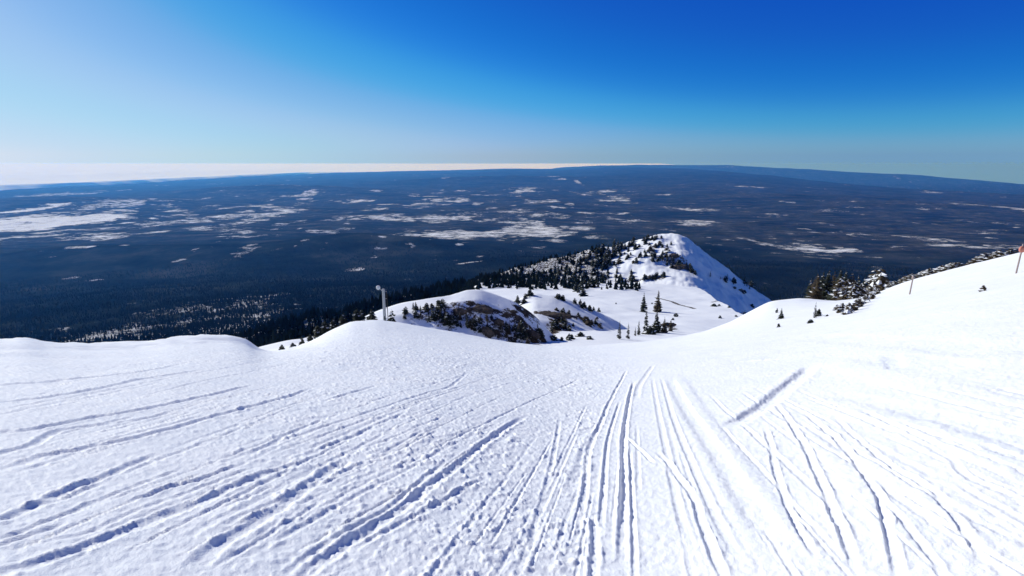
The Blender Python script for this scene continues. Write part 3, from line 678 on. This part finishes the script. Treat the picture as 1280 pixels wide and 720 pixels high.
for k in range(K):
    a = a0 + 2 * PI * k / K; j1 = rng.uniform(.7, 1.25, n); j2 = rng.uniform(.7, 1.25, n)
    vv[:, k] = np.stack([x + wd * j1 * np.cos(a), y + wd * j1 * np.sin(a), zt + hgt * rng.uniform(.02, .16, n)], -1)
    a = a + .6
    vv[:, K + k] = np.stack([x + wd * .62 * j2 * np.cos(a), y + wd * .62 * j2 * np.sin(a), zt + hgt * rng.uniform(.38, .52, n)], -1)
vv[:, 2 * K] = np.stack([x, y, zt + hgt * .68], -1); vv[:, 2 * K + 1] = np.stack([x + rng.normal(0, .3, n), y, zt + hgt], -1)
tf = []
for k in range(K): tf += [(k, (k + 1) % K, 2 * K), (K + k, K + (k + 1) % K, 2 * K + 1)]
tf = np.array(tf)[None] + (np.arange(n) * (2 * K + 2))[:, None, None]
o = link('forest', mesh_np('forest', vv.reshape(-1, 3), tf.reshape(-1, 3), M_far, smooth=False)); tag(o, 'dark conifer forest covering the flanks below the snow', 'forest', kind='stuff')

# ------------------------------------------------------------------ rocks
def rock(px, py, sx, sy, sz, label, seed, rmin=80, rmax=1200, rz=0):
    s_ = spot(px, py, rmin, rmax)
    if not s_: print('no rock', px, py); return
    n_, m_ = 26, 16; th = np.linspace(0, 2 * PI, n_, endpoint=False); ph = np.linspace(.02, PI - .02, m_)
    P, Q = np.meshgrid(th, ph); x = np.cos(P) * np.sin(Q); y = np.sin(P) * np.sin(Q); z = np.cos(Q)
    d = 1 + .75 * fbm(x * 1.9 + z + seed, y * 1.9 - z * 1.3, 5, seed, .6) + .15 * (np.abs(fbm(x * 5 + z * 3, y * 5, 2, seed + 3)))
    v = np.stack([x * d * sx, y * d * sy, z * d * sz], -1).reshape(-1, 3)
    f = [(j * n_ + k, (j + 1) * n_ + k, (j + 1) * n_ + (k + 1) % n_, j * n_ + (k + 1) % n_) for j in range(m_ - 1) for k in range(n_)]
    o = link('rock', mesh_np('rock', v, f, M_rock, smooth=False), None, (s_[0], s_[1], zat(s_[0], s_[1]) + sz * .1), rz); tag(o, label, 'rock')
rock(603, 388, 3.2, 1.6, 1.1, 'long dark brown rock ledge near the top of the hump', 3, 110, 215)
rock(622, 405, 2, 1.3, 1.3, 'brown rock face low on the hump among stunted trees', 5, 110, 215)
rock(608, 418, 2.2, 1.5, 1.5, 'brown rock at the bottom of the hump beside the crest', 6, 110, 215)
rock(575, 392, 1.8, 1.1, .9, 'dark rock on the middle of the hump', 8, 110, 215)
rock(664, 420, 2.6, 1.2, 1.0, 'reddish brown rock slab in the gap right of the hump', 12, 90, 330, -.5)
rock(834, 408, 4.0, 2.0, 1.5, 'tan rocky bank behind the brown conifers in the bowl', 15, 100, 500, .3)
rock(690, 395, 8, 2.0, 1.4, 'flat brown rock band under the snow terrace', 18, 150, 500, -.25)
rock(852, 336, 12, 6, 4, 'dark rock outcrop below the summit of the knoll on its lit side', 21, 600, 1300)
rock(842, 322, 8, 5, 3.5, 'small dark rock rib just under the knoll summit', 23, 600, 1300)

# ------------------------------------------------------------------ mast and poles
def tube(pts, rad, n=12):
    v = []; f = []
    for j, (p, rr) in enumerate(zip(pts, rad)):
        a = np.array(pts[min(j + 1, len(pts) - 1)], float) - np.array(pts[max(j - 1, 0)], float); a /= np.linalg.norm(a)
        u = np.cross(a, (0, 0, 1.) if abs(a[2]) < .9 else (1., 0, 0)); u /= np.linalg.norm(u); w_ = np.cross(a, u)
        for k in range(n):
            t = 2 * PI * k / n; v.append(tuple(np.array(p, float) + rr * (math.cos(t) * u + math.sin(t) * w_)))
    for j in range(len(pts) - 1):
        for k in range(n): f.append((j * n + k, j * n + (k + 1) % n, (j + 1) * n + (k + 1) % n, (j + 1) * n + k))
    return v, f
def part(name, v, f, m, parent, smooth=True):
    k = max(len(q) for q in f)
    return link(name, mesh_np(name, v, [tuple(q) for q in f], m, smooth=smooth), parent)
R_M = 82.0; azm, _ = ray(481.0, 400.0); mxx, myy = R_M * math.sin(azm), R_M * math.cos(azm); mz = zat(mxx, myy)
mtop = EYE - float(ray(481.0, 361.0)[1]) * R_M; mh = mtop - mz
print('mast height', mh, 'ground', mz)
e = link('mast', None, None, (mxx, myy, mz), .25); tag(e, 'grey steel mast with a rounded white head on a side arm above the left-hand crest', 'mast')
v, f = tube([(0, 0, -.5), (0, 0, .0), (0, 0, mh * .5), (0, 0, mh - .15), (0, 0, mh), (0, 0, mh + .01)], [.24, .24, .21, .19, .17, .01]); part('pole', v, f, M_steel, e)
v, f = tube([(.46, 0, -.5), (.46, 0, mh * .5), (.46, 0, mh - .5), (.46, 0, mh - .49)], [.05, .05, .05, .005], 8); part('conduit', v, f, M_dark, e)
for q in (.25, .5, .75, .93):
    v, f = tube([(.18, 0, mh * q), (.48, 0, mh * q)], [.03, .03], 6); part('bracket', v, f, M_steel, e)
v, f = tube([(-.15, 0, mh - .35), (-.35, 0, mh - .05), (-.55, 0, mh + .12)], [.05, .045, .045], 8); part('arm', v, f, M_steel, e)
v, f = tube([(-.40, -.02, mh + .18), (-.48, -.02, mh + .2), (-.60, -.02, mh + .22), (-.78, -.02, mh + .22), (-.93, -.02, mh + .18), (-1.0, -.02, mh + .16)], [.05, .22, .32, .33, .22, .02], 14); part('head', v, f, M_white, e)
def marker(px, py, hpx, name, label, disc):
    s_ = spot(px, py, 30, 200); h = hpx * s_[2] / F; z = zat(s_[0], s_[1])
    e = link(name, None, None, (s_[0], s_[1], z), .3); tag(e, label, 'marker pole')
    e.rotation_euler = (0, .06, .2)
    v, f = tube([(0, 0, -.4), (0, 0, h * .5), (0, 0, h), (0, 0, h + .01)], [.032, .03, .026, .004], 8); part('pole', v, f, M_bam, e)
    if disc:
        v, f = tube([(0, -.055, h - .22), (0, -.05, h - .22), (0, .03, h - .22), (0, .035, h - .22)], [.01, .13, .13, .01], 20); part('disc', v, f, M_orange, e)
    else:
        v, f = tube([(0, 0, h - .13), (0, 0, h - .12), (0, 0, h + .02), (0, 0, h + .03)], [.01, .055, .055, .01], 10); part('cap', v, f, M_bam, e)
marker(1137, 368, 19, 'marker_pole', 'plain thin trail marker pole on the slope below the stunted trees', False)
marker(1270, 342, 28, 'marker_pole', 'tall thin trail marker pole with an orange disc near the right edge', True)

# ------------------------------------------------------------------ light
SUN_E, SUN_A = math.radians(29), math.radians(58)      # elevation; degrees left of straight ahead
w = bpy.data.worlds.new('World'); sc.world = w; w.use_nodes = True; nt = w.node_tree
bg = nt.nodes['Background']; sk = nd(nt, 'ShaderNodeTexSky', sky_type='NISHITA'); sk.sun_disc = False
sk.sun_elevation = SUN_E; sk.sun_rotation = -SUN_A; sk.altitude = 2700; sk.air_density = 1.0; sk.dust_density = 4; sk.ozone_density = 1.6
tc = nd(nt, 'ShaderNodeTexCoord'); sep = nd(nt, 'ShaderNodeSeparateXYZ'); mxn = nd(nt, 'ShaderNodeMath', operation='MAXIMUM'); mxn.inputs[1].default_value = .012
cb = nd(nt, 'ShaderNodeCombineXYZ')
nt.links.new(tc.outputs['Generated'], sep.inputs[0]); nt.links.new(sep.outputs[0], cb.inputs[0]); nt.links.new(sep.outputs[1], cb.inputs[1]); nt.links.new(sep.outputs[2], mxn.inputs[0]); nt.links.new(mxn.outputs[0], cb.inputs[2])
nt.links.new(cb.outputs[0], sk.inputs['Vector'])
sc1 = nd(nt, 'ShaderNodeVectorMath', operation='SCALE'); sc1.inputs['Scale'].default_value = .04
hs = nd(nt, 'ShaderNodeRGBCurve'); sc2 = nd(nt, 'ShaderNodeVectorMath', operation='SCALE'); sc2.inputs['Scale'].default_value = 20
CURV = [[(0, 0), (.17, .006), (.262, .015), (.326, .040), (.38, .07), (.45, .145), (.55, .22), (.67, .30), (.9, .35), (1.2, .43), (1.5, .50), (1.86, .61), (2.5, .8)],
        [(0, 0), (.27, .086), (.33, .124), (.40, .18), (.50, .30), (.69, .42), (.80, .485), (1.05, .58), (1.44, .64), (2.5, .95)],
        [(0, 0), (.3, .30), (.38, .44), (.44, .46), (.54, .53), (.68, .65), (.84, .70), (.97, .75), (1.2, .79), (2.5, 1.0)]]
for ci, pts in enumerate(CURV):
    cu = hs.mapping.curves[ci]
    cu.points[0].location = (0, 0); cu.points[1].location = (1, pts[-1][1] / 2)
    for x_, y_ in pts[1:-1]: cu.points.new(x_ / 2.5, y_ / 2)
hs.mapping.update()
nt.links.new(sk.outputs[0], sc1.inputs[0]); nt.links.new(sc1.outputs[0], hs.inputs['Color']); nt.links.new(hs.outputs[0], sc2.inputs[0]); nt.links.new(sc2.outputs[0], bg.inputs[0]); bg.inputs[1].default_value = .10
sun = bpy.data.lights.new('sun', 'SUN'); sun.energy = 3.9; sun.angle = math.radians(.5); sun.color = (1, .98, .87)
so = bpy.data.objects.new('sun', sun); C.objects.link(so)
from mathutils import Vector
L = Vector((-math.cos(SUN_E) * math.sin(SUN_A), math.cos(SUN_E) * math.cos(SUN_A), math.sin(SUN_E)))
so.rotation_euler = (-L).to_track_quat('-Z', 'Y').to_euler(); so.location = (-20, 0, 40)
sc.view_settings.view_transform = 'Standard'; sc.view_settings.look = 'None'; sc.view_settings.exposure = 0.2; sc.view_settings.gamma = 1; sc.view_settings.use_curve_mapping = False
sc.cycles.volume_bounces = 0; sc.cycles.max_bounces = 6
